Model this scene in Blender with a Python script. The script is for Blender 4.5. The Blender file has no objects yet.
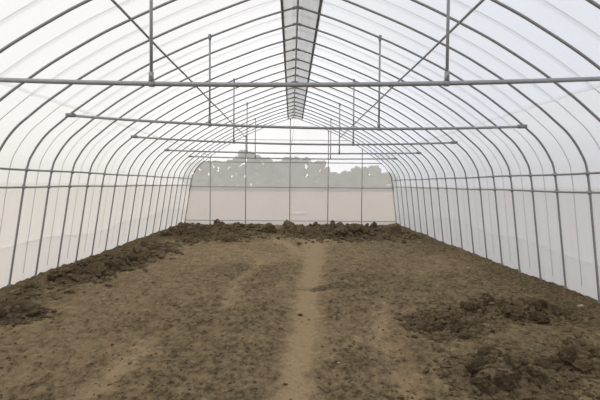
import bpy, bmesh, math, random
from mathutils import Vector, Matrix, noise

random.seed(7)
scene = bpy.context.scene
C = scene.collection
F = 500.0                      # focal length in pixels of a 600 px wide frame
CAM_H = 1.53
XC = -0.06                     # axis of the tunnel relative to the camera
DRIB = 0.00148 * F
NRIB = 21
RIBY = [0.0082 * F, 0.0097 * F, 0.01125 * F, 0.0128 * F] + [0.0144 * F + DRIB * i for i in range(NRIB - 4)]
YEND = RIBY[-1]
YFRONT = -1.5

def lean(h):
    return 0.05 + 0.019 * max(h, 0.0)

# ------------------------------------------------------------------ helpers
def link(o, parent=None):
    C.objects.link(o)
    if parent is not None:
        o.parent = parent
    return o

def mesh_obj(name, bm, m, parent=None, smooth=True):
    me = bpy.data.meshes.new(name)
    bmesh.ops.recalc_face_normals(bm, faces=bm.faces)
    bm.to_mesh(me)
    bm.free()
    if smooth:
        for p in me.polygons:
            p.use_smooth = True
    me.materials.append(m)
    return link(bpy.data.objects.new(name, me), parent)

def thing(name, label, cat, loc=(0, 0, 0), group=None):
    o = bpy.data.objects.new(name, None)
    o.empty_display_size = 0.1
    o.location = loc
    return tag(link(o), label, cat, group)

def tag(o, label, cat, group=None, kind=None):
    o['label'] = label
    o['category'] = cat
    if group:
        o['group'] = group
    if kind:
        o['kind'] = kind
    return o

def structure(o, label=None):
    o['kind'] = 'structure'
    if label:
        o['label'] = label
    return o

def tube(bm, pts, r, seg=10, cap=True, flat=None):
    """round pipe through pts; flat=(a,b) gives an oval"""
    pts = [Vector(p) for p in pts]
    rings = []
    up0 = None
    for i, p in enumerate(pts):
        if i == 0:
            t = pts[1] - p
        elif i == len(pts) - 1:
            t = p - pts[i - 1]
        else:
            t = (pts[i + 1] - p).normalized() + (p - pts[i - 1]).normalized()
        t.normalize()
        if up0 is None:
            up0 = Vector((0, 0, 1)) if abs(t.z) < 0.9 else Vector((0, 1, 0))
        a = t.cross(up0).normalized()
        b = a.cross(t).normalized()
        up0 = b
        rings.append([bm.verts.new(p + a * (math.cos(2 * math.pi * k / seg) * r) + b * (math.sin(2 * math.pi * k / seg) * r)) for k in range(seg)])
    for q in range(len(rings) - 1):
        for k in range(seg):
            bm.faces.new((rings[q][k], rings[q][(k + 1) % seg], rings[q + 1][(k + 1) % seg], rings[q + 1][k]))
    if cap:
        bm.faces.new(rings[0][::-1])
        bm.faces.new(rings[-1])
    return bm

def box(bm, c, s, bev=0.0):
    r = bmesh.ops.create_cube(bm, size=1.0, matrix=Matrix.Translation(c) @ Matrix.Diagonal((s[0], s[1], s[2], 1)))
    if bev:
        es = list({e for v in r['verts'] for e in v.link_edges})
        bmesh.ops.bevel(bm, geom=es, offset=bev, segments=2, affect='EDGES')
    return bm

def fbm(x, y, z, o=4):
    return noise.fractal(Vector((x, y, z)), 1.0, 2.0, o)

def sstep(a, b, x):
    t = max(0.0, min(1.0, (x - a) / (b - a)))
    return t * t * (3 - 2 * t)

# ------------------------------------------------------------------ materials
def mat(name):
    m = bpy.data.materials.new(name)
    m.use_nodes = True
    nt = m.node_tree
    for n in list(nt.nodes):
        nt.nodes.remove(n)
    out = nt.nodes.new('ShaderNodeOutputMaterial')
    return m, nt, out

def principled(name, col, rough=0.5, metal=0.0, var=0.0, scale=20.0, bump=0.0, col2=None):
    m, nt, out = mat(name)
    b = nt.nodes.new('ShaderNodeBsdfPrincipled')
    b.inputs['Roughness'].default_value = rough
    b.inputs['Metallic'].default_value = metal
    nt.links.new(b.outputs[0], out.inputs[0])
    tc = nt.nodes.new('ShaderNodeTexCoord')
    nz = nt.nodes.new('ShaderNodeTexNoise')
    nz.inputs['Scale'].default_value = scale
    nz.inputs['Detail'].default_value = 6
    nt.links.new(tc.outputs['Object'], nz.inputs['Vector'])
    mx = nt.nodes.new('ShaderNodeMix')
    mx.data_type = 'RGBA'
    c2 = col2 or tuple(c * (1 - var) for c in col)
    mx.inputs['A'].default_value = (*col, 1)
    mx.inputs['B'].default_value = (*c2, 1)
    nt.links.new(nz.outputs['Fac'], mx.inputs['Factor'])
    nt.links.new(mx.outputs['Result'], b.inputs['Base Color'])
    if bump:
        bp = nt.nodes.new('ShaderNodeBump')
        bp.inputs['Strength'].default_value = bump
        bp.inputs['Distance'].default_value = 0.02
        nt.links.new(nz.outputs['Fac'], bp.inputs['Height'])
        nt.links.new(bp.outputs[0], b.inputs['Normal'])
    return m

def film(name, clear, trans, diff, col=(0.95, 0.95, 0.95), streak=0.0, sscale=(0.5, 3.0, 0.5)):
    """greenhouse film: part clear, part light-scattering (translucent + white reflection)"""
    m, nt, out = mat(name)
    N, L = nt.nodes.new, nt.links.new
    tp = N('ShaderNodeBsdfTransparent')
    tl = N('ShaderNodeBsdfTranslucent')
    df = N('ShaderNodeBsdfDiffuse')
    tl.inputs['Color'].default_value = (*[c * trans for c in col], 1)
    df.inputs['Color'].default_value = (*[c * diff for c in col], 1)
    add = N('ShaderNodeAddShader')
    L(tl.outputs[0], add.inputs[0])
    L(df.outputs[0], add.inputs[1])
    mix = N('ShaderNodeMixShader')
    L(add.outputs[0], mix.inputs[1])
    L(tp.outputs[0], mix.inputs[2])
    mix.inputs[0].default_value = clear
    if streak:
        tc = N('ShaderNodeTexCoord')
        mp = N('ShaderNodeMapping')
        mp.inputs['Scale'].default_value = sscale
        nz = N('ShaderNodeTexNoise')
        nz.inputs['Scale'].default_value = 1.3
        nz.inputs['Detail'].default_value = 5
        nz.inputs['Roughness'].default_value = 0.65
        mr = N('ShaderNodeMapRange')
        mr.inputs['From Min'].default_value = 0.3
        mr.inputs['From Max'].default_value = 0.7
        mr.inputs['To Min'].default_value = clear - streak
        mr.inputs['To Max'].default_value = clear + streak
        L(tc.outputs['Object'], mp.inputs['Vector'])
        L(mp.outputs[0], nz.inputs['Vector'])
        L(nz.outputs['Fac'], mr.inputs['Value'])
        L(mr.outputs[0], mix.inputs[0])
    L(mix.outputs[0], out.inputs[0])
    return m

def soil(name, dark, mid, dry, use_dry=True, bump=0.6, vary=False):
    m, nt, out = mat(name)
    N, L = nt.nodes.new, nt.links.new
    b = N('ShaderNodeBsdfPrincipled')
    b.inputs['Roughness'].default_value = 0.95
    b.inputs['Specular IOR Level'].default_value = 0.1
    tc = N('ShaderNodeTexCoord')
    def nz(s, d=8, r=0.65, sc=None):
        n = N('ShaderNodeTexNoise')
        n.inputs['Scale'].default_value = s
        n.inputs['Detail'].default_value = d
        n.inputs['Roughness'].default_value = r
        if sc:
            mp = N('ShaderNodeMapping')
            mp.inputs['Scale'].default_value = sc
            L(tc.outputs['Object'], mp.inputs['Vector'])
            L(mp.outputs[0], n.inputs['Vector'])
        else:
            L(tc.outputs['Object'], n.inputs['Vector'])
        return n
    def ramp(src, a, bb):
        r = N('ShaderNodeMapRange')
        r.inputs['From Min'].default_value = a
        r.inputs['From Max'].default_value = bb
        L(src, r.inputs['Value'])
        return r.outputs[0]
    big = nz(1.1, 5)
    fine = nz(17, 9, 0.74, (1.1, 0.75, 1))
    grit = nz(70, 4, 0.6)
    mx1 = N('ShaderNodeMix'); mx1.data_type = 'RGBA'
    mx1.inputs['A'].default_value = (*dark, 1)
    mx1.inputs['B'].default_value = (*mid, 1)
    L(ramp(fine.outputs['Fac'], 0.36, 0.6), mx1.inputs['Factor'])
    mx2 = N('ShaderNodeMix'); mx2.data_type = 'RGBA'
    L(mx1.outputs['Result'], mx2.inputs['A'])
    mx2.inputs['B'].default_value = (*dry, 1)
    if use_dry:
        at = N('ShaderNodeAttribute')
        at.attribute_name = 'dry'
        ad = N('ShaderNodeMath'); ad.operation = 'MULTIPLY_ADD'
        L(ramp(fine.outputs['Fac'], 0.3, 0.7), ad.inputs[0])
        ad.inputs[1].default_value = 0.5
        sub = N('ShaderNodeMath'); sub.operation = 'SUBTRACT'
        L(at.outputs['Fac'], sub.inputs[0]); sub.inputs[1].default_value = 0.25
        L(sub.outputs[0], ad.inputs[2])
        ad.use_clamp = True
        L(ad.outputs[0], mx2.inputs['Factor'])
    else:
        L(ramp(big.outputs['Fac'], 0.45, 0.85), mx2.inputs['Factor'])
    mx3 = N('ShaderNodeMix'); mx3.data_type = 'RGBA'; mx3.blend_type = 'MULTIPLY'
    mx3.inputs['Factor'].default_value = 0.35
    L(mx2.outputs['Result'], mx3.inputs['A'])
    L(ramp(grit.outputs['Fac'], 0.2, 0.6), mx3.inputs['B'])
    if vary:
        oi = N('ShaderNodeObjectInfo')
        vr = N('ShaderNodeMapRange')
        vr.inputs['To Min'].default_value = 0.75
        vr.inputs['To Max'].default_value = 1.25
        L(oi.outputs['Random'], vr.inputs['Value'])
        sc_ = N('ShaderNodeVectorMath'); sc_.operation = 'SCALE'
        L(mx3.outputs['Result'], sc_.inputs[0])
        L(vr.outputs[0], sc_.inputs['Scale'])
        L(sc_.outputs[0], b.inputs['Base Color'])
    else:
        L(mx3.outputs['Result'], b.inputs['Base Color'])
    bp = N('ShaderNodeBump')
    bp.inputs['Strength'].default_value = bump
    bp.inputs['Distance'].default_value = 0.03
    L(fine.outputs['Fac'], bp.inputs['Height'])
    bp2 = N('ShaderNodeBump')
    bp2.inputs['Strength'].default_value = bump
    bp2.inputs['Distance'].default_value = 0.008
    L(grit.outputs['Fac'], bp2.inputs['Height'])
    L(bp.outputs[0], bp2.inputs['Normal'])
    L(bp2.outputs[0], b.inputs['Normal'])
    L(b.outputs[0], out.inputs[0])
    return m

M_STEEL = principled('galvanised steel', (0.36, 0.365, 0.375), 0.5, 0.35, 0.3, 18)
M_BRIGHT = principled('bright zinc pipe', (0.38, 0.395, 0.415), 0.45, 0.4, 0.25, 25)
M_CHAN = principled('dull lock channel', (0.25, 0.25, 0.24), 0.6, 0.2, 0.3, 12)
M_CORD = principled('grey cord', (0.55, 0.55, 0.56), 0.8, 0, 0.2, 30)
M_ROOF = film('roof film', 0.36, 0.70, 0.24, (0.98, 0.98, 0.98), 0.05)
M_WALL = film('side film', 0.16, 0.72, 0.24, (0.985, 0.985, 0.965), 0.04)
M_SKIRT = film('skirt film', 0.25, 0.70, 0.24, (0.98, 0.97, 0.95), 0.04)
M_END = film('end film', 0.38, 0.86, 0.12, (0.99, 0.985, 0.97), 0.03)
M_CAP = film('ridge net', 0.16, 0.46, 0.15, (0.96, 0.97, 0.94), 0.14, (14, 0.5, 14))
M_SHEET = principled('white sheet', (0.8, 0.8, 0.79), 0.5, 0, 0.1, 6)
M_PALE = principled('dusty sheet', (0.62, 0.57, 0.52), 0.7, 0, 0.15, 6)
M_FLOOR = soil('greenhouse soil', (0.060, 0.043, 0.023), (0.198, 0.148, 0.082), (0.37, 0.275, 0.158))
M_HEAP = soil('turned soil', (0.07, 0.051, 0.031), (0.17, 0.127, 0.077), (0.27, 0.203, 0.122), False, 0.9)
M_CLOD = soil('soil clod', (0.10, 0.073, 0.043), (0.22, 0.165, 0.098), (0.33, 0.25, 0.152), False, 0.9, True)
M_CRUMB = soil('soil crumb', (0.078, 0.057, 0.034), (0.19, 0.142, 0.084), (0.31, 0.235, 0.142), False, 0.8)
M_PEB = principled('pale stone', (0.45, 0.41, 0.35), 0.8, 0, 0.35, 30)
M_FIELD = soil('open field soil', (0.29, 0.22, 0.145), (0.42, 0.315, 0.215), (0.54, 0.42, 0.31), False, 0.5)
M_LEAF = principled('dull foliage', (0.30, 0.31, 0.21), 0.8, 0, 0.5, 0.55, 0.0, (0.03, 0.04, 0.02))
M_BARK = principled('bark', (0.09, 0.07, 0.05), 0.9, 0, 0.4, 8)

# ------------------------------------------------------------------ arch profile
APEX = 4.05
PROF = [(4.035, 0.0), (3.92, 0.85), (3.80, 1.69), (3.70, 1.96), (3.53, 2.20), (3.33, 2.38), (3.15, 2.53), (2.96, 2.67), (2.72, 2.84),
        (2.38, 3.05), (2.04, 3.24), (1.45, 3.52), (0.95, 3.725), (0.5, 3.895), (0.0, APEX)]

def catmull(P, n=5):
    out = []
    for i in range(len(P) - 1):
        p0 = P[max(i - 1, 0)]; p1 = P[i]; p2 = P[i + 1]; p3 = P[min(i + 2, len(P) - 1)]
        for k in range(n):
            t = k / n
            out.append(tuple(0.5 * (2 * b + (c - a) * t + (2 * a - 5 * b + 4 * c - d) * t * t + (3 * b - a - 3 * c + d) * t ** 3)
                             for a, b, c, d in zip(p0, p1, p2, p3)))
    out.append(P[-1])
    return out
CURVE = catmull(PROF, 4)

def width_at(h):
    for (w0, h0), (w1, h1) in zip(CURVE, CURVE[1:]):
        if h0 <= h <= h1:
            return w0 + (w1 - w0) * (h - h0) / (h1 - h0)
    return 0
def height_at(w):
    for (w0, h0), (w1, h1) in zip(CURVE, CURVE[1:]):
        if w1 <= w <= w0:
            return h1 + (h0 - h1) * (w - w1) / (w0 - w1) if w0 > w1 else h1
    return 0

def offset_curve(pts, d):
    """push profile outward by d"""
    out = []
    for i, p in enumerate(pts):
        a = pts[max(i - 1, 0)]; b = pts[min(i + 1, len(pts) - 1)]
        tx, tz = b[0] - a[0], b[1] - a[1]
        l = math.hypot(tx, tz)
        out.append((p[0] + tz / l * d, p[1] - tx / l * d))
    return out

ORD = ['nearest', 'second', 'third', 'fourth', 'fifth', 'sixth', 'seventh', 'eighth', 'ninth', 'tenth', 'eleventh', 'twelfth', 'thirteenth',
       'fourteenth', 'fifteenth', 'sixteenth', 'seventeenth', 'eighteenth', 'nineteenth', 'twentieth', 'twenty-first']
RR = 0.0150
RAIL_H = (1.70, 1.455)

# ------------------------------------------------------------------ ribs
def make_rib(y):
    t = thing('arch_rib', '', 'arch rib', (XC, y, 0), 'arched steel ribs along the tunnel')
    for s in (-1, 1):
        bm = bmesh.new()
        pts = [(s * 4.05 + lean(0), 0, -0.12)] + [(s * w + lean(h), 0, h) for w, h in CURVE]
        tube(bm, pts, RR, 10)
        mesh_obj('half_arch', bm, M_STEEL, t)
        for h in RAIL_H:
            bm = bmesh.new()
            w = width_at(h)
            l = lean(h)
            tube(bm, [(s * w + l, 0, h - 0.028), (s * w + l, 0, h + 0.028)], RR + 0.007, 10)
            box(bm, (s * (w - 0.024) + l, 0, h), (0.022, 0.05, 0.03), 0.004)
            mesh_obj('rail_clamp', bm, M_STEEL, t)
        bm = bmesh.new()
        tube(bm, [(s * 4.045 + lean(0), 0, -0.08), (s * 4.03 + lean(0), 0, 0.045)], RR + 0.006, 10)
        tube(bm, [(s * 4.03 + lean(0), 0, 0.040), (s * 4.029 + lean(0), 0, 0.052)], RR + 0.012, 10)
        mesh_obj('base_sleeve', bm, M_STEEL, t)
    bm = bmesh.new()
    tube(bm, [(-0.07 + lean(4), 0, height_at(0.07)), (lean(4), 0, APEX), (0.07 + lean(4), 0, height_at(0.07))], RR + 0.006, 10)
    mesh_obj('ridge_joint', bm, M_STEEL, t)
    return t

def dup(root, loc):
    r = root.copy(); C.objects.link(r); r.location = loc
    for ch in list(root.children):
        c = ch.copy(); C.objects.link(c); c.parent = r
    return r

rib0 = make_rib(RIBY[0])
BAR_I = [0, 4, 8, 12, 16]
for i, y in enumerate(RIBY):
    r = rib0 if i == 0 else dup(rib0, (XC, y, 0))
    if i == 0:
        lab = 'nearest grey steel arch rib, meeting the long foreground crossbar'
    elif i == NRIB - 1:
        lab = 'farthest grey steel arch rib, framing the end wall film'
    elif i in BAR_I:
        lab = '%s grey steel arch rib from the front, carrying the %s crossbar' % (ORD[i], ORD[BAR_I.index(i)])
    elif i - 1 in BAR_I:
        lab = '%s grey steel arch rib from the front, just behind the %s crossbar' % (ORD[i], ORD[BAR_I.index(i - 1)])
    elif i + 1 in BAR_I or i + 1 == NRIB - 1:
        nx = ('the %s crossbar' % ORD[BAR_I.index(i + 1)]) if i + 1 in BAR_I else 'the end wall'
        lab = '%s grey steel arch rib from the front, just before %s' % (ORD[i], nx)
    else:
        lab = '%s grey steel arch rib from the front, midway between crossbars' % ORD[i]
    r['label'] = lab

# ------------------------------------------------------------------ crossbars and hangers
# (left height, middle height, right height)
BARS = [(2.37, 2.33, 2.455), (2.475, 2.335, 2.385), (2.45, 2.335, 2.40), (2.38, 2.33, 2.37), (2.38, 2.34, 2.37)]
BARLAB = ['nearest crossbar, thick steel pipe spanning the whole frame overhead',
          'second crossbar from the front, slightly tilted steel pipe between the ribs',
          'third crossbar from the front, thin steel pipe across the tunnel',
          'fourth crossbar from the front, thin steel pipe before the end wall',
          'farthest crossbar, short looking steel pipe closest to the end wall']
for b, i in enumerate(BAR_I):
    y = RIBY[i] - 0.036
    HX = 1.19 if b == 0 else 1.205
    hl, hm, hr = BARS[b]
    xl, xr = -width_at(hl), width_at(hr)
    t = thing('tie_beam', BARLAB[b], 'crossbar', (XC + lean(hm) + (0.025 if b == 0 else 0), y, hm), 'crossbars tying the ribs')
    def bar_h(x):
        u = (x - xl) / (xr - xl)
        base = hl + (hr - hl) * u
        mid = (hl + hr) / 2
        return base + (hm - mid) * (1 - (2 * u - 1) ** 2)
    bm = bmesh.new()
    tube(bm, [(xl + (xr - xl) * k / 24, 0, bar_h(xl + (xr - xl) * k / 24) - hm) for k in range(25)], 0.019, 12)
    mesh_obj('pipe', bm, M_BRIGHT, t)
    for x, s in ((xl, 1), (xr, -1)):
        bm = bmesh.new()
        box(bm, (x + s * 0.05, -0.002, bar_h(x) - hm), (0.13, 0.05, 0.055), 0.006)
        tube(bm, [(x + s * 0.02, -0.045, bar_h(x) - hm), (x + s * 0.02, 0.06, bar_h(x) - hm)], 0.012, 8)
        mesh_obj('end_bracket', bm, M_STEEL, t)
    for s in (-1, 1):
        x = s * HX
        zb = bar_h(x)
        zt = height_at(HX - s * 0.02)
        side = 'left' if s < 0 else 'right'
        h = thing('hanger_rod', 'thin zinc hanger rod on the %s half of the %s crossbar' % (side, 'farthest' if b == 4 else ORD[b]), 'hanger rod',
                  (XC + x + lean(hm) + (0.025 if b == 0 else 0), y, zb), 'hanger rods between crossbars and ribs')
        L = zt - zb
        bm = bmesh.new()
        tube(bm, [(0, -0.012, 0.05), (0, -0.012, L + 0.0)], 0.0135, 10)
        mesh_obj('rod', bm, M_BRIGHT, h)
        bm = bmesh.new()
        tube(bm, [(-0.02, -0.004, 0), (0.02, -0.004, 0)], 0.027, 12)
        tube(bm, [(0, -0.012, 0.015), (0, -0.012, 0.09)], 0.021, 10)
        tube(bm, [(0, -0.045, 0.055), (0, 0.02, 0.055)], 0.009, 8)
        mesh_obj('lower_clamp', bm, M_BRIGHT, h)
        bm = bmesh.new()
        tube(bm, [(0, -0.012, L - 0.06), (0, -0.012, L + 0.012)], 0.019, 10)
        tube(bm, [(0, -0.03, L), (0, 0.05, L)], 0.022, 10)
        mesh_obj('upper_clamp', bm, M_STEEL, h)

# ------------------------------------------------------------------ long pipes
Y0 = 0.6
def long_pipe(name, x, z, r, label, cat, group=None, m=M_STEEL, seg=8, y0=Y0, y1=YEND):
    bm = bmesh.new()
    n = 24
    tube(bm, [(0, (y1 - y0) * k / n, 0.006 * math.sin(k * 1.3)) for k in range(n + 1)], r, seg)
    o = mesh_obj(name, bm, m)
    o.location = (XC + x + lean(z), y0, z)
    return tag(o, label, cat, group)
long_pipe('ridge_pipe', 0.0, APEX - 0.036, 0.015, 'dark ridge pipe running along the roof peak', 'ridge pipe')
for s in (-1, 1):
    side = 'left' if s < 0 else 'right'
    long_pipe('roof_purlin', s * (1.83 if s < 0 else 1.78), height_at(1.81) - 0.036, 0.0145,
              'straight steel purlin running lengthwise under the %s roof slope' % side, 'purlin', 'roof purlins')
    for h, nm in zip(RAIL_H, ('upper', 'lower')):
        long_pipe('side_rail', s * (width_at(h) - 0.032), h, 0.013 if nm == 'lower' else 0.014,
                  '%s of the two thin rails along the %s film wall' % (nm, side), 'side rail', 'side wall rails')
# lock channels at the ridge band edges
def channel(x, label):
    w = abs(x); s = 1 if x > 0 else -1
    t = thing('lock_channel', label, 'film channel', (XC + lean(4), Y0, 0), 'ridge film channels')
    bm = bmesh.new()
    ang = math.atan2(height_at(w - .05) - height_at(w + .05), .1) * s
    z = height_at(w) + RR + 0.012
    r = bmesh.ops.create_cube(bm, size=1.0, matrix=Matrix.Translation((x, (YEND - Y0) / 2, z)) @ Matrix.Rotation(ang, 4, 'Y') @ Matrix.Diagonal((0.036, YEND - Y0, 0.014, 1)))
    mesh_obj('track', bm, M_CHAN, t, False)
    bm = bmesh.new()
    n = 420
    tube(bm, [(x + 0.012 * (1 if k % 2 else -1), (YEND - Y0) * k / n, z - 0.012) for k in range(n + 1)], 0.003, 4)
    mesh_obj('wiggle_wire', bm, M_CHAN, t, False)
channel(-0.22, 'dark film channel along the left edge of the grey ridge band')
channel(0.31, 'dark film channel along the right edge of the grey ridge band')

# ------------------------------------------------------------------ film
def film_rows(y0, y1):
    """y positions with an inward dip at the straps midway between ribs"""
    st = list(RIBY)
    while st[0] > y0:
        st.insert(0, st[0] - DRIB)
    ys = []
    for a, b in zip(st, st[1:]):
        for f, d in ((0, 0), (0.25, 0.4), (0.5, 1.0), (0.75, 0.4)):
            yy = a + f * (b - a)
            if y0 <= yy <= y1:
                ys.append((yy, d))
    ys.append((y1, 0))
    return ys
ROWS = film_rows(YFRONT, YEND)
DIP = 0.022
OFF = RR + 0.005

def film_sheet(pts_fn, cols, name, m, rows=ROWS, parent=None):
    bm = bmesh.new()
    grid = []
    for y, d in rows:
        grid.append([bm.verts.new(pts_fn(c, y, d)) for c in range(cols)])
    for a, b in zip(grid, grid[1:]):
        for k in range(cols - 1):
            bm.faces.new((a[k], a[k + 1], b[k + 1], b[k]))
    return mesh_obj(name, bm, m, parent, True)

def sub_curve(h0, h1, d):
    pts = [(width_at(h0), h0)] + [p for p in CURVE if h0 < p[1] < h1] + [(width_at(h1) if h1 < APEX else 0.0, h1)]
    return offset_curve(pts, d)

# roof: one sheet over both slopes
def roof_profile(d):
    half = sub_curve(2.55, APEX, d)
    half[-1] = (0.0, APEX + d)
    return [(-w, h) for w, h in half] + [(w, h) for w, h in half[-2::-1]]
RP0, RP1 = roof_profile(OFF), roof_profile(OFF - DIP)
def roof_pt(c, y, d):
    a, b = RP0[c], RP1[c]
    f = d * (1 if abs(a[0]) > 0.45 else 0)
    return (XC + lean(a[1]) + a[0] + (b[0] - a[0]) * f, y, a[1] + (b[1] - a[1]) * f)
structure(film_sheet(roof_pt, len(RP0), 'ceiling', M_ROOF), 'milky white plastic film stretched over the arched roof')
for s, nm in ((-1, 'wall_left'), (1, 'wall_right')):
    P0, P1 = sub_curve(0.0, 2.58, OFF + 0.012), sub_curve(0.0, 2.58, OFF + 0.012 - DIP * 0.8)
    P0[0] = (P0[0][0] + 0.02, -0.12); P1[0] = (P1[0][0] + 0.02, -0.12)
    def wall_pt(c, y, d, s=s, P0=P0, P1=P1):
        a, b = P0[c], P1[c]
        return (XC + lean(a[1]) + s * (a[0] + (b[0] - a[0]) * d), y, a[1] + (b[1] - a[1]) * d)
    wob = structure(film_sheet(wall_pt, len(P0), nm, M_WALL), 'translucent film side wall on the %s' % ('left' if s < 0 else 'right'))
    # low skirt strip outside
    def skirt_pt(c, y, d, s=s):
        top = 0.62 + 0.07 * math.sin(y * 0.55 + s) + 0.04 * math.sin(y * 1.7)
        h = -0.1 + (top + 0.1) * c / 3
        return (XC + lean(h) + s * (width_at(max(h, 0)) + OFF + 0.03 - DIP * d), y, h)
    k = film_sheet(skirt_pt, 4, 'skirt_film', M_SKIRT, parent=wob)
    k['label'] = 'low strip of skirt film along the foot of the wall'
    bm = bmesh.new()
    tube(bm, [skirt_pt(3, y, d) for y, d in ROWS], 0.011, 6)
    mesh_obj('skirt_hem', bm, M_SKIRT, wob)
# end wall
bm = bmesh.new()
prof = offset_curve(CURVE, OFF)
prof[0] = (prof[0][0], -0.12); prof[-1] = (0.0, APEX + OFF)
rows = []
for w, h in prof:
    rows.append([bm.verts.new((XC + lean(h) + w * k / 8, YEND + 0.03 + 0.012 * math.sin(k * 1.7 + h * 2) * (0 if abs(k) == 8 else 1), h)) for k in range(-8, 9)] if w > 1e-4 else [bm.verts.new((XC + lean(h), YEND + 0.03, h))])
for a, b in zip(rows, rows[1:]):
    if len(b) == 1:
        for k in range(16):
            bm.faces.new((a[k], a[k + 1], b[0]))
    else:
        for k in range(16):
            bm.faces.new((a[k], a[k + 1], b[k + 1], b[k]))
wb = structure(mesh_obj('wall_back', bm, M_END), 'clear end wall film with field and trees showing through')
bm = bmesh.new()
g = [[bm.verts.new((XC + lean(0) - 4.0 + 8.0 * k / 40, YEND - 0.03 + 0.015 * math.sin(k * 2.1 + j), -0.06 + (0.155 + 0.03 * math.sin(k * .9)) * j)) for k in range(41)] for j in (0, 1)]
for k in range(40):
    bm.faces.new((g[0][k], g[0][k + 1], g[1][k + 1], g[1][k]))
sk = mesh_obj('skirt_film', bm, M_SKIRT, wb)
sk['label'] = 'crumpled white film strip along the ground'

# straps over the film, midway between ribs
STRAP_PTS = offset_curve([p for p in CURVE if p[1] > 0.02], OFF + 0.016 - DIP * 0.75)
STRAP_PTS = [(w, h + 0.02 * sstep(1.8, 0.4, w)) for w, h in STRAP_PTS]
STRAP_PTS[-1] = (0.0, APEX + OFF + 0.022)
bm = bmesh.new()
tube(bm, [(lean(h) - w, 0, h) for w, h in STRAP_PTS] + [(lean(h) + w, 0, h) for w, h in STRAP_PTS[-2::-1]], 0.007, 6)
strap0 = mesh_obj('film_strap', bm, M_CORD)
for i in range(NRIB - 1):
    o = strap0 if i == 0 else strap0.copy()
    if i:
        C.objects.link(o)
    o.location = (XC, (RIBY[i] + RIBY[i + 1]) / 2, 0)
    tag(o, 'faint cord outside the film between the %s and %s arch ribs' % (ORD[i], ORD[i + 1] if i < NRIB - 2 else 'farthest'), 'film cord', 'cords pressing on the film')

# ridge band of shade net
bm = bmesh.new()
xs = [-0.24, -0.16, -0.08, 0, 0.09, 0.18, 0.26, 0.335]
def ridge_net_pt(c, y, d):
    x = xs[c]
    return (XC + lean(4) + x, y, height_at(abs(x)) + OFF + 0.007 - 0.002 * d * (1 if 0 < c < 7 else 0))
bm.free()
net = film_sheet(ridge_net_pt, len(xs), 'ridge_net', M_CAP, rows=[r for r in ROWS if r[0] > Y0])
tag(net, 'long grey net band over the roof ridge between two dark channels', 'net')

# ------------------------------------------------------------------ end wall frame
posts = [(-3.10, 'leftmost end wall post, by the left shoulder of the arch'),
         (-1.76, 'end wall post between the leftmost post and the centre post'),
         (-0.08, 'centre end wall post, rising to the ridge'),
         (1.37, 'end wall post just right of the centre post'),
         (2.66, 'rightmost end wall post, by the right shoulder of the arch')]
for x, lab in posts:
    t = thing('wall_post', lab, 'post', (XC + lean(1.5) + x, YEND - 0.04, 0), 'slim posts of the end wall')
    top = height_at(abs(x) + (0.03 if x < -1 else 0)) - 0.01
    bm = bmesh.new()
    tube(bm, [(0, 0, -0.1), (0, 0, top)], 0.0155, 8)
    mesh_obj('pipe', bm, M_STEEL, t)
    bm = bmesh.new()
    tube(bm, [(0, 0, top - 0.05), (0, 0, top + 0.005)], 0.022, 8)
    mesh_obj('top_clamp', bm, M_STEEL, t)
    bm = bmesh.new()
    tube(bm, [(-0.03, 0, 1.41), (0.03, 0, 1.41)], 0.026, 8)
    mesh_obj('rail_clamp', bm, M_STEEL, t)
for h, lab, r in ((0.13, 'lowest end wall rail, just above the white film strip', 0.012), (1.40, 'middle end wall rail at the height of the field edge', 0.015),
               (2.34, 'upper end wall rail crossing below the treetops', 0.016), (3.19, 'topmost thin end wall rail under the peak', 0.010)):
    t = thing('wall_rail', lab, 'rail', (XC + lean(h), YEND - 0.075, h), 'rails of the end wall')
    w = width_at(h)
    bm = bmesh.new()
    tube(bm, [(-w, 0, 0), (w, 0, 0)], r, 8)
    mesh_obj('pipe', bm, M_STEEL, t)
    for s in (-1, 1):
        bm = bmesh.new()
        tube(bm, [(s * w, -0.015, 0), (s * w, 0.09, 0)], r + 0.006, 8)
        mesh_obj('end_clamp', bm, M_STEEL, t)
bm = bmesh.new()
tube(bm, [(XC + 0.14, YEND - 0.11, 3.9), (XC + 0.10, YEND - 0.12, 3.4), (XC + 0.02, YEND - 0.12, 2.85), (XC + 0.01, YEND - 0.1, 2.36)], 0.007, 6)
tag(mesh_obj('hanging_cord', bm, M_CORD), 'loose thin cord dangling from the peak in front of the end wall', 'cord')

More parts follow.
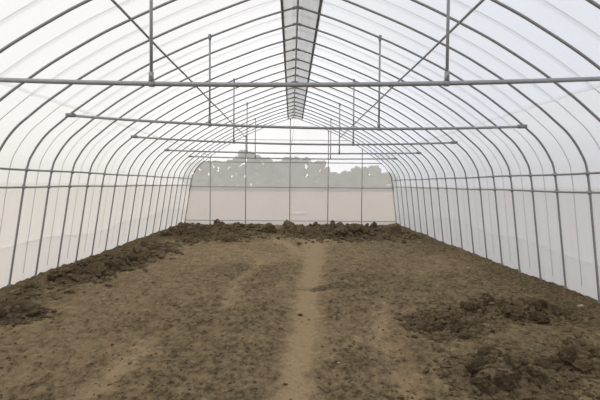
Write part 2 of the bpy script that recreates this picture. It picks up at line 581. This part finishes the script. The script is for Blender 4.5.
# ------------------------------------------------------------------ floor
HEAPS = [  # name key, cx, cy, rx, ry, height, angle
    ('front_right', 1.71, 3.86, 0.43, 0.50, 0.17, 0.0),
    ('mid_left', 1.72, 5.50, 0.42, 0.52, 0.13, 0.0),
    ('mid_right', 2.66, 5.95, 0.72, 0.38, 0.20, -0.05),
    ('far_right', 2.50, 4.24, 0.40, 0.32, 0.15, 0.3),
    ('left_front', -3.28, 5.65, 0.44, 0.36, 0.12, 0.0),
    ('left_row', -3.25, 9.8, 0.62, 2.9, 0.21, -0.07),
    ('bank_left', -2.45, 15.7, 1.75, 2.5, 0.24, 0.0),
    ('bank_right', 1.55, 15.7, 2.65, 2.6, 0.25, 0.0),
]
def path_x(y):
    return 0.06 + 0.44 * sstep(3.5, 11.5, y) + 0.03 * math.sin(y * 1.3)
def floor_h(x, y):
    h = 0.035 * fbm(x * 0.6, y * 0.6, 3.1, 3) + 0.022 * fbm(x * 2.2, y * 3.2, 1.7, 3)
    rough = 0.5 + 0.5 * noise.noise(Vector((x * 0.8, y * 0.5, 9)))
    n = fbm(x * 12, y * 9, 0.3, 4)
    p = abs(x - path_x(y)) / 0.26
    onp = max(0.0, 1 - p * p)
    h += (0.014 + 0.016 * rough) * n * (1 - 0.75 * onp) + 0.010 * (1 - 0.7 * onp) * abs(noise.noise(Vector((x * 22, y * 26, 2))))
    h -= 0.03 * math.exp(-p * p * 0.7) - 0.012 * math.exp(-((p - 1.6) ** 2) * 2)
    e = min(x - XC + 3.95, 4.05 - (x - XC))
    h += 0.05 * math.exp(-max(e, 0) / 0.25) - 0.02
    # shallow wheel rut at the right
    q = (x - (0.75 + 0.12 * (y - 3))) / 0.1
    h -= 0.02 * math.exp(-q * q) * sstep(7, 5, y)
    q2 = (x - 0.55 - 0.05 * (y - 3)) / 0.05
    # hollow
    d = math.hypot((x - 0.58) / 0.42, (y - 7.55) / 0.20)
    h -= 0.035 * math.exp(-d * d)
    return h
def floor_dry(x, y):
    p = (x - path_x(y)) / (0.115 + 0.005 * y)
    v = 0.95 * math.exp(-p * p * 0.9) * (0.75 + 0.25 * sstep(16, 9, y))
    v += 0.24 * sstep(0.0, 0.55, fbm(x * 0.55 + 4, y * 0.4, 5.5, 3) + 0.12)
    # trodden side tracks
    for (x0, x1, ya, yb, wd, a) in ((-0.9, -0.62, 6, 10.5, .10, .45), (-1.6, -1.25, 3, 5.2, .13, .5), (0.75, 1.2, 3, 7, .08, .35), (0.3, -0.5, 10.5, 14.5, .14, .6), (0.45, 1.0, 11, 14.5, .25, .35)):
        if ya <= y <= yb:
            c = x0 + (x1 - x0) * (y - ya) / (yb - ya) + 0.06 * math.sin(y * 2.2)
            v += a * math.exp(-((x - c) / wd) ** 2) * sstep(ya, ya + .5, y) * sstep(yb, yb - .5, y)
    v += 0.30 * sstep(8.0, 10.5, y) * sstep(14.2, 13.2, y) * math.exp(-((x - 0.2) / 2.6) ** 2)
    # damp strips along the walls and damp patches
    e = min(x - XC + 3.95, 4.05 - (x - XC))
    v -= 0.35 * math.exp(-(e / 0.7) ** 2)
    d = math.hypot((x - 0.60) / 0.40, (y - 7.55) / 0.22)
    v -= 1.4 * math.exp(-d ** 4)
    d = math.hypot((x + 0.75) / 0.75, (y - 8.8) / 1.5)
    v -= 0.35 * math.exp(-d * d)
    d = math.hypot((x - 0.55) / 0.3, (y - 4.4) / 0.35)
    v -= 0.3 * math.exp(-d * d)
    v += 0.30 * fbm(x * 4.5, y * 3.5, 8.1, 3) + 0.35 * fbm(x * 14, y * 9, 3.1, 2)
    return max(0.0, min(1.0, 0.22 + v))

bm = bmesh.new()
lay = None
ys = []
y = 0.6
while y < YEND + 0.1:
    ys.append(y)
    y += 0.022 if y < 2.9 and y > 2.5 else (0.25 if y <= 2.5 else max(0.018, 0.0052 * y))
NX = 300
grid = []
dry = []
for y in ys:
    row = []
    for k in range(NX + 1):
        x = XC + lean(0) - 4.06 + 8.12 * k / NX
        row.append(bm.verts.new((x, y, floor_h(x, y))))
        dry.append(floor_dry(x, y))
    grid.append(row)
for a, b in zip(grid, grid[1:]):
    for k in range(NX):
        bm.faces.new((a[k], a[k + 1], b[k + 1], b[k]))
fl = structure(mesh_obj('floor', bm, M_FLOOR), 'bare brown soil floor with a pale trodden path down the middle')
at = fl.data.attributes.new('dry', 'FLOAT', 'POINT')
at.data.foreach_set('value', dry)

# ------------------------------------------------------------------ heaps of turned soil
HEAPINFO = {
    'front_right': ('rough heap of soil clods at the bottom right foreground', 'soil clod in the rough heap at the bottom right foreground', 50, (0.03, 0.10)),
    'mid_left': ('spread of broken clods at the left end of the wide right side heap', 'soil clod in the spread left of the wide right side heap', 40, (0.03, 0.075)),
    'mid_right': ('wide dark heap of clods near the right wall, behind the foreground heap', 'soil clod in the wide dark heap near the right wall', 62, (0.035, 0.11)),
    'far_right': ('small heap of brown clods at the right edge of the picture', 'soil clod in the small heap at the right picture edge', 24, (0.04, 0.12)),
    'left_front': ('small dark soil heap at the left picture edge', 'soil clod in the small heap at the left picture edge', 14, (0.03, 0.09)),
    'left_row': ('long dark row of turned soil along the left wall', 'soil clod in the long row along the left wall', 46, (0.06, 0.17)),
    'bank_left': ('low dark soil bank before the end wall, left of the path', 'soil clod on the far bank left of the path', 20, (0.10, 0.24)),
    'bank_right': ('low dark soil bank before the end wall, right of the path', 'soil clod on the far bank right of the path', 28, (0.10, 0.25)),
}
def heap_h(H, x, y):
    k, cx, cy, rx, ry, hh, a = H
    dx, dy = x - cx, y - cy
    u = (dx * math.cos(a) + dy * math.sin(a)) / rx
    v = (-dx * math.sin(a) + dy * math.cos(a)) / ry
    d = math.hypot(u, v) + 0.30 * fbm(x * 1.6 + cx, y * 1.3, 2.2, 3)
    m = sstep(1.05, 0.35, d)
    if m <= 0:
        return -0.06
    rel = 0.55 + 0.45 * fbm(x * 2.6, y * 2.0, 7.7, 3)
    f = 1.0 if cy < 7 else 0.55
    vc = noise.voronoi(Vector((x * 11 * f, y * 11 * f, 0.5)))[0]
    vd = noise.voronoi(Vector((x * 23 * f, y * 23 * f, 2.5)))[0]
    nz = (0.15 * (0.40 - vc[0]) + 0.07 * (0.40 - vd[0])) / f + 0.03 * noise.noise(Vector((x * 15, y * 15, 4)))
    return -0.05 + m * (0.05 + hh * rel + nz * (0.5 + m * .6))
def ground_top(x, y):
    return max([floor_h(x, y)] + [floor_h(x, y) + heap_h(H, x, y) for H in HEAPS])

def make_clod_mesh(seed):
    rnd = random.Random(seed)
    bm = bmesh.new()
    bmesh.ops.create_icosphere(bm, subdivisions=4, radius=1.0)
    o = Vector((seed * 3.7, seed * 1.3, seed * 2.1))
    planes = []
    for _ in range(13):
        n = Vector((rnd.gauss(0, 1), rnd.gauss(0, 1), rnd.gauss(0, 1))).normalized()
        planes.append((n, rnd.uniform(0.55, 0.95)))
    sc = (1.1, rnd.uniform(.75, 1.0), rnd.uniform(.65, .9))
    for v in bm.verts:
        p = v.co.copy()
        r = 1.05
        for n, d in planes:
            t = n.dot(p)
            if t > 0.05:
                r = min(r, d / t)
        r *= 1 + 0.22 * noise.noise(p * 2.3 + o) + 0.17 * noise.noise(p * 5.1 + o) + 0.11 * noise.noise(p * 11 + o)
        v.co = Vector((p.x * sc[0], p.y * sc[1], p.z * sc[2])) * r
    me = bpy.data.meshes.new('soil_clod')
    bm.to_mesh(me); bm.free()
    me.materials.append(M_CLOD)
    return me
CLODS = [make_clod_mesh(i + 1) for i in range(7)]

for H in HEAPS:
    key, cx, cy, rx, ry, hh, a = H
    lab, clab, n, (s0, s1) = HEAPINFO[key]
    step = 0.013 if cy < 7 else (0.035 if cy < 12 else 0.05)
    ex, ey = rx * 1.45, ry * 1.45
    x0, x1 = max(cx - ex, XC - 3.93), min(cx + ex, XC + 3.93)
    y0, y1 = cy - ey, min(cy + ey, YEND - 0.12)
    nx, ny = int((x1 - x0) / step), int((y1 - y0) / step)
    bm = bmesh.new()
    grid = []
    for j in range(ny + 1):
        y = y0 + (y1 - y0) * j / ny
        row = []
        for i in range(nx + 1):
            x = x0 + (x1 - x0) * i / nx
            hv = heap_h(H, x, y)
            e = min(i, nx - i, j, ny - j) / 6.0
            if e < 1 and hv > -0.04:
                hv = -0.04 + (hv + 0.04) * sstep(0, 1, e)
            row.append(bm.verts.new((x - cx, y - cy, floor_h(x, y) + hv)))
        grid.append(row)
    for p, q in zip(grid, grid[1:]):
        for k in range(nx):
            if max(p[k].co.z - floor_h(p[k].co.x + cx, p[k].co.y + cy), q[k + 1].co.z - floor_h(q[k + 1].co.x + cx, q[k + 1].co.y + cy)) > -0.045:
                bm.faces.new((p[k], p[k + 1], q[k + 1], q[k]))
    loose = [v for v in bm.verts if not v.link_faces]
    bmesh.ops.delete(bm, geom=loose, context='VERTS')
    o = mesh_obj('soil_heap', bm, M_HEAP)
    o.location = (cx, cy, 0)
    tag(o, lab, 'soil heap', 'heaps of turned soil')
    placed = 0
    tries = 0
    while placed < n and tries < 5000:
        tries += 1
        u, v = random.uniform(-1.1, 1.1), random.uniform(-1.1, 1.1)
        x = cx + u * rx * math.cos(a) - v * ry * math.sin(a)
        y = cy + u * rx * math.sin(a) + v * ry * math.cos(a)
        if heap_h(H, x, y) < 0.0 and random.random() > 0.03:
            continue
        s = s0 + (s1 - s0) * random.random() ** 2.4
        if not (XC - 3.8 < x < XC + 3.8 and y < YEND - 0.3):
            continue
        px = 300 + (x / y) * 500
        if px > 602 or px < -2:
            continue
        c = bpy.data.objects.new('soil_clod', random.choice(CLODS))
        c.scale = (s, s * random.uniform(.8, 1.1), s * random.uniform(.8, 1.1))
        c.rotation_euler = (random.uniform(-.5, .5), random.uniform(-.5, .5), random.uniform(0, 6.28))
        c.location = (x, y, ground_top(x, y) + s * 0.36)
        link(c)
        tag(c, clab, 'soil clod', 'clods of the ' + lab.split(',')[0])
        placed += 1

# single marked lumps
def lump(x, y, s, lab, m, sc=(1, 1, 1), cat='soil clod', name='soil_clod', k=0):
    me = CLODS[k]
    if m is not M_CLOD:
        me = me.copy(); me.materials.clear(); me.materials.append(m)
    c = bpy.data.objects.new(name, me)
    c.scale = (s * sc[0], s * sc[1], s * sc[2])
    c.location = (x, y, ground_top(x, y) + s * sc[2] * 0.3)
    link(c)
    return tag(c, lab, cat)
lump(-2.44, 17.3, 0.17, 'upright dark lump against the foot of the end wall, left half', M_CLOD, (1, 1, 1.5))
lump(-3.10, 5.75, 0.20, 'largest dark clod on the small heap at the left edge', M_CLOD, (1.3, 1, .8), k=2)
lump(3.0, 6.15, 0.11, 'big dark clod at the rear right of the wide dark heap', M_CLOD, (1.2, 1, .9), k=3)
lump(2.17, 4.12, 0.085, 'smooth brown clod beside the small right edge heap', M_CLOD, (1.3, 1, .8), k=4)
# pale stones
for x, y, s, lab in ((3.35, 9.35, 0.04, 'pale stone at the foot of the right wall, midway along'),
                     (3.75, 6.35, 0.05, 'pale stone by the nearest rib foot on the right'),
                     (-2.75, 8.1, 0.03, 'pale stone beside the soil row on the left'),
                     (0.42, 4.25, 0.018, 'tiny pale pebble on the trodden path'),
                     (-1.37, 4.35, 0.022, 'tiny pale pebble on the left foreground soil'),
                     (3.45, 13.4, 0.05, 'pale stone near the far end of the right wall')):
    lump(x, y, s, lab, M_PEB, (1, .8, .6), 'stone', 'pale_stone', k=5)
lump(0.12, 6.0, 0.03, 'dark pebble lying on the trodden path', M_CLOD, (1, 1, .8), 'stone', 'dark_pebble', k=1)

# crumbs
bm = bmesh.new()
unit = bmesh.new()
bmesh.ops.create_icosphere(unit, subdivisions=1, radius=1.0)
uv = [v.co.copy() for v in unit.verts]
uf = [[v.index for v in f.verts] for f in unit.faces]
unit.free()
verts, faces = [], []
def crumb(x, y, s):
    z = ground_top(x, y)
    b = len(verts)
    ph = random.uniform(0, 6.28)
    cs, sn = math.cos(ph), math.sin(ph)
    ax, ay, az = s * random.uniform(.8, 1.5), s * random.uniform(.7, 1.1), s * random.uniform(.5, .9)
    for p in uv:
        j = random.uniform(.65, 1.25)
        vx, vy = p.x * ax * j, p.y * ay * j
        verts.append((x + vx * cs - vy * sn, y + vx * sn + vy * cs, z + p.z * az * j + s * .15))
    faces.extend([[i + b for i in f] for f in uf])
for _ in range(9000):
    y = 2.9 * (18 / 2.9) ** (random.random() ** 1.3)
    x = random.uniform(max(-3.8, -0.63 * y), min(3.75, 0.63 * y))
    if abs(x - path_x(y)) < 0.2 and random.random() < 0.85:
        continue
    if fbm(x * .9, y * .7, 6, 2) < random.uniform(-.6, .45):
        continue
    crumb(x, y, random.uniform(.004, .011) + 0.012 * random.random() ** 6)
for H in HEAPS:
    key, cx, cy, rx, ry, hh, a = H
    n = 4200 if cy < 5 else (3400 if cy < 7 else 1300)
    for _ in range(n):
        u, v = random.gauss(0, .43), random.gauss(0, .43)
        x = cx + u * rx * math.cos(a) - v * ry * math.sin(a)
        y = cy + u * rx * math.sin(a) + v * ry * math.cos(a)
        if XC - 3.85 < x < XC + 3.85 and y < YEND - .15:
            crumb(x, y, (.008 + .036 * random.random() ** 2.2) * (1 if cy < 7 else 2))
bm.free()
me = bpy.data.meshes.new('soil_crumbs')
me.from_pydata(verts, [], faces)
me.materials.append(M_CRUMB)
tag(link(bpy.data.objects.new('soil_crumbs', me)), 'loose small soil crumbs scattered over the floor and heaps', 'soil crumbs', kind='stuff')

# ------------------------------------------------------------------ outside
bm = bmesh.new()
def gh(x, y):
    return -0.10 + (0.25 * fbm(x * .05, y * .05, 2, 3) if y > YEND + 4 else 0)
ysf = [-30, -10, 0, 10, YEND - 1, YEND + 2] + [YEND + 4 + 3 * k for k in range(36)] + [160, 220, 320, 600]
xsf = [-400, -200, -120] + [-80 + 4 * k for k in range(41)] + [120, 200, 400]
grid = [[bm.verts.new((x, y, gh(x, y) if y < 150 else -0.1)) for x in xsf] for y in ysf]
for a, b in zip(grid, grid[1:]):
    for k in range(len(xsf) - 1):
        bm.faces.new((a[k], a[k + 1], b[k + 1], b[k]))
structure(mesh_obj('ground', bm, M_FIELD), 'open reddish brown field beyond the end wall')

def tree(px, dist, hgt, wid, lab, seed):
    x = (px - 291.6) * dist / F
    t = thing('field_tree', lab, 'tree', (x, dist, -0.1), 'trees beyond the field')
    rnd = random.Random(seed)
    bm = bmesh.new()
    tube(bm, [(0, 0, -0.2), (0.15, 0, hgt * .3), (0.05, 0.1, hgt * .7)], 0.28, 8)
    mesh_obj('trunk', bm, M_BARK, t)
    bm = bmesh.new()
    for k in range(70):
        a = rnd.uniform(0, 6.28)
        u = rnd.random() ** 0.8
        zz = hgt * (0.14 + 0.82 * u)
        prof_r = wid * 0.5 * (0.55 + 0.75 * math.sin(min(1.0, u * 1.02) * 2.6 + 0.35)) * 0.85
        rr = prof_r * math.sqrt(rnd.random())
        R = rnd.uniform(.35, .85) * (hgt / 8) ** .5
        c = Vector((rr * math.cos(a), rr * math.sin(a), min(zz, hgt - R * .6)))
        r = bmesh.ops.create_icosphere(bm, subdivisions=2, radius=R, matrix=Matrix.Translation(c))
        for v in r['verts']:
            d = v.co - c
            v.co = c + d * (1 + .5 * noise.noise(v.co * 1.6 + Vector((seed, 0, 0))) + .35 * noise.noise(v.co * 4.1))
    mesh_obj('crown', bm, M_LEAF, t, False)
TREES = [(196, 7.0, 9, 'low dull tree seen through the left edge of the end film'),
         (214, 7.6, 10, 'dull tree behind the leftmost end wall post'),
         (230, 8.6, 10, 'tall tree left of the second end wall post'),
         (246, 9.9, 11, 'tallest dull tree, behind the second end wall post'),
         (262, 9.3, 10, 'tall tree right of the second end wall post'),
         (276, 8.4, 9, 'medium tree left of the centre end wall post'),
         (291, 8.2, 8, 'medium tree behind the centre end wall post'),
         (304, 8.7, 9, 'rounded tree just right of the centre end wall post'),
         (318, 8.4, 9, 'rounded tree left of the low gap in the treeline'),
         (333, 4.6, 8, 'low tree in the bright gap of the treeline'),
         (347, 5.2, 8, 'low tree right of the bright gap in the treeline'),
         (359, 6.9, 9, 'dull tree left of the rightmost end wall post'),
         (372, 6.2, 10, 'dull tree right of the rightmost end wall post'),
         (386, 5.0, 9, 'low tree at the right edge of the end film')]
for i, (px, h, w, lab) in enumerate(TREES):
    tree(px, 126 + 11 * (i % 3), h, w * 0.72, lab, i + 3)
def bush(px, dist, hgt, wid, lab, seed):
    rnd = random.Random(seed)
    bm = bmesh.new()
    for k in range(40):
        x = wid * .5 * rnd.uniform(-1, 1)
        R = rnd.uniform(.3, .6)
        c = Vector((x, rnd.uniform(-1, 1), max(R * .5, (hgt - R) * rnd.random() * math.sqrt(max(.15, 1 - (2 * x / wid) ** 2)))))
        r = bmesh.ops.create_icosphere(bm, subdivisions=2, radius=R, matrix=Matrix.Translation(c))
        for v in r['verts']:
            d = v.co - c
            v.co = c + d * (1 + .5 * noise.noise(v.co * 1.6 + Vector((seed, 0, 0))) + .35 * noise.noise(v.co * 4.1))
    o = mesh_obj('field_bush', bm, M_LEAF, None, False)
    o.location = ((px - 291.6) * dist / F, dist, -0.1)
    tag(o, lab, 'bush', 'low bushes under the treeline')
for i, (px, lab) in enumerate(((194, 'low bush at the far left of the treeline'), (207, 'low bush left of the leftmost end wall post'),
                               (222, 'low bush right of the leftmost end wall post'), (238, 'low bush left of the second end wall post'),
                               (254, 'low bush right of the second end wall post'), (270, 'low bush midway between second and centre posts'),
                               (284, 'low bush left of the centre end wall post'), (298, 'low bush right of the centre end wall post'),
                               (313, 'low bush midway between centre and fourth posts'), (326, 'low bush behind the fourth end wall post'),
                               (340, 'low bush right of the fourth end wall post'), (354, 'low bush left of the rightmost end wall post'),
                               (368, 'low bush right of the rightmost end wall post'), (383, 'low bush at the far right of the treeline'))):
    bush(px, 112 + 4 * (i % 2), 3.7 + .7 * math.sin(i * 1.9), 4.8, lab, 50 + i)
# pale plastic heap on the field
def pale_heap(px, dist, s, lab, k):
    me = CLODS[k].copy(); me.materials.clear(); me.materials.append(M_PALE)
    o = bpy.data.objects.new('sheet_heap', me)
    o.scale = (s * 1.6, s, s * .5)
    o.location = ((px - 291.6) * dist / F, dist, gh((px - 291.6) * dist / F, dist) + s * .12)
    tag(link(o), lab, 'sheet heap', 'pale heaps on the field')
pale_heap(298, 25.5, 0.30, 'nearest pale crumpled heap on the field, right of the centre post', 1)
pale_heap(331, 48, 0.32, 'small pale heap on the field behind the fourth post', 4)
pale_heap(322, 40, 0.30, 'faint pale heap on the field between the centre and fourth posts', 5)

# ------------------------------------------------------------------ sky
w = bpy.data.worlds.new('overcast sky')
scene.world = w
w.use_nodes = True
nt = w.node_tree
for n in list(nt.nodes):
    nt.nodes.remove(n)
N, L = nt.nodes.new, nt.links.new
out = N('ShaderNodeOutputWorld'); bg = N('ShaderNodeBackground')
tc = N('ShaderNodeTexCoord'); sp = N('ShaderNodeSeparateXYZ')
L(tc.outputs['Generated'], sp.inputs[0])
rp = N('ShaderNodeValToRGB')
e = rp.color_ramp.elements
e[0].position = 0.0; e[0].color = (1.0, 0.985, 0.96, 1)
e[1].position = 1.0; e[1].color = (0.73, 0.775, 0.885, 1)
m_ = e.new(0.42); m_.color = (0.98, 0.975, 0.97, 1)
m2 = e.new(0.62); m2.color = (0.80, 0.835, 0.925, 1)
mr = N('ShaderNodeMapRange')
mr.inputs['From Min'].default_value = -1; mr.inputs['From Max'].default_value = 1
L(sp.outputs['X'], mr.inputs['Value'])
nz = N('ShaderNodeTexNoise'); nz.inputs['Scale'].default_value = 2.2; nz.inputs['Detail'].default_value = 5
L(tc.outputs['Generated'], nz.inputs['Vector'])
ad = N('ShaderNodeMath'); ad.operation = 'MULTIPLY_ADD'
L(nz.outputs['Fac'], ad.inputs[0]); ad.inputs[1].default_value = 0.3
sb = N('ShaderNodeMath'); sb.operation = 'SUBTRACT'
L(mr.outputs[0], sb.inputs[0]); sb.inputs[1].default_value = 0.15
L(sb.outputs[0], ad.inputs[2])
L(ad.outputs[0], rp.inputs['Fac'])
L(rp.outputs[0], bg.inputs['Color'])
yr = N('ShaderNodeMapRange')
yr.interpolation_type = 'SMOOTHSTEP'
yr.inputs['From Min'].default_value = 0.93
yr.inputs['From Max'].default_value = 1.0
yr.inputs['To Min'].default_value = 1.08
yr.inputs['To Max'].default_value = 1.70
L(sp.outputs['Y'], yr.inputs['Value'])
L(yr.outputs[0], bg.inputs['Strength'])
L(bg.outputs[0], out.inputs[0])

# soft overcast sun from high on the left
sl = bpy.data.lights.new('veiled_sun', 'SUN')
sl.energy = 0.9
sl.angle = math.radians(40)
sl.color = (1.0, 0.96, 0.9)
so = bpy.data.objects.new('veiled_sun', sl)
so.rotation_euler = (math.radians(18), math.radians(-28), 0)
link(so)

# ------------------------------------------------------------------ camera
cd = bpy.data.cameras.new('camera')
cd.sensor_width = 36.0
cd.lens = 36.0 * F / 600.0
cd.clip_end = 2000
cam = bpy.data.objects.new('camera', cd)
link(cam)
roll = math.radians(0.5)
vx, vy = -8.4, 16.0            # vanishing point from the picture centre
ux = vx * math.cos(roll) - vy * math.sin(roll)
uy = vx * math.sin(roll) + vy * math.cos(roll)
yaw = math.atan2(-ux, F)       # to the right
pitch = math.atan2(uy, math.hypot(F, ux))
R = Matrix.Rotation(-yaw, 3, 'Z') @ Matrix.Rotation(math.pi / 2 - pitch, 3, 'X') @ Matrix.Rotation(roll, 3, 'Z')
cam.matrix_world = Matrix.Translation((0, 0, CAM_H)) @ R.to_4x4()
scene.camera = cam

vs = scene.view_settings
scene.display_settings.display_device = 'sRGB'
vs.view_transform = 'Standard'
vs.look = 'None'
vs.exposure = -0.02
vs.gamma = 1.0
vs.use_curve_mapping = False
scene.cycles.max_bounces = 10
scene.cycles.transparent_max_bounces = 24
scene.cycles.transmission_bounces = 8
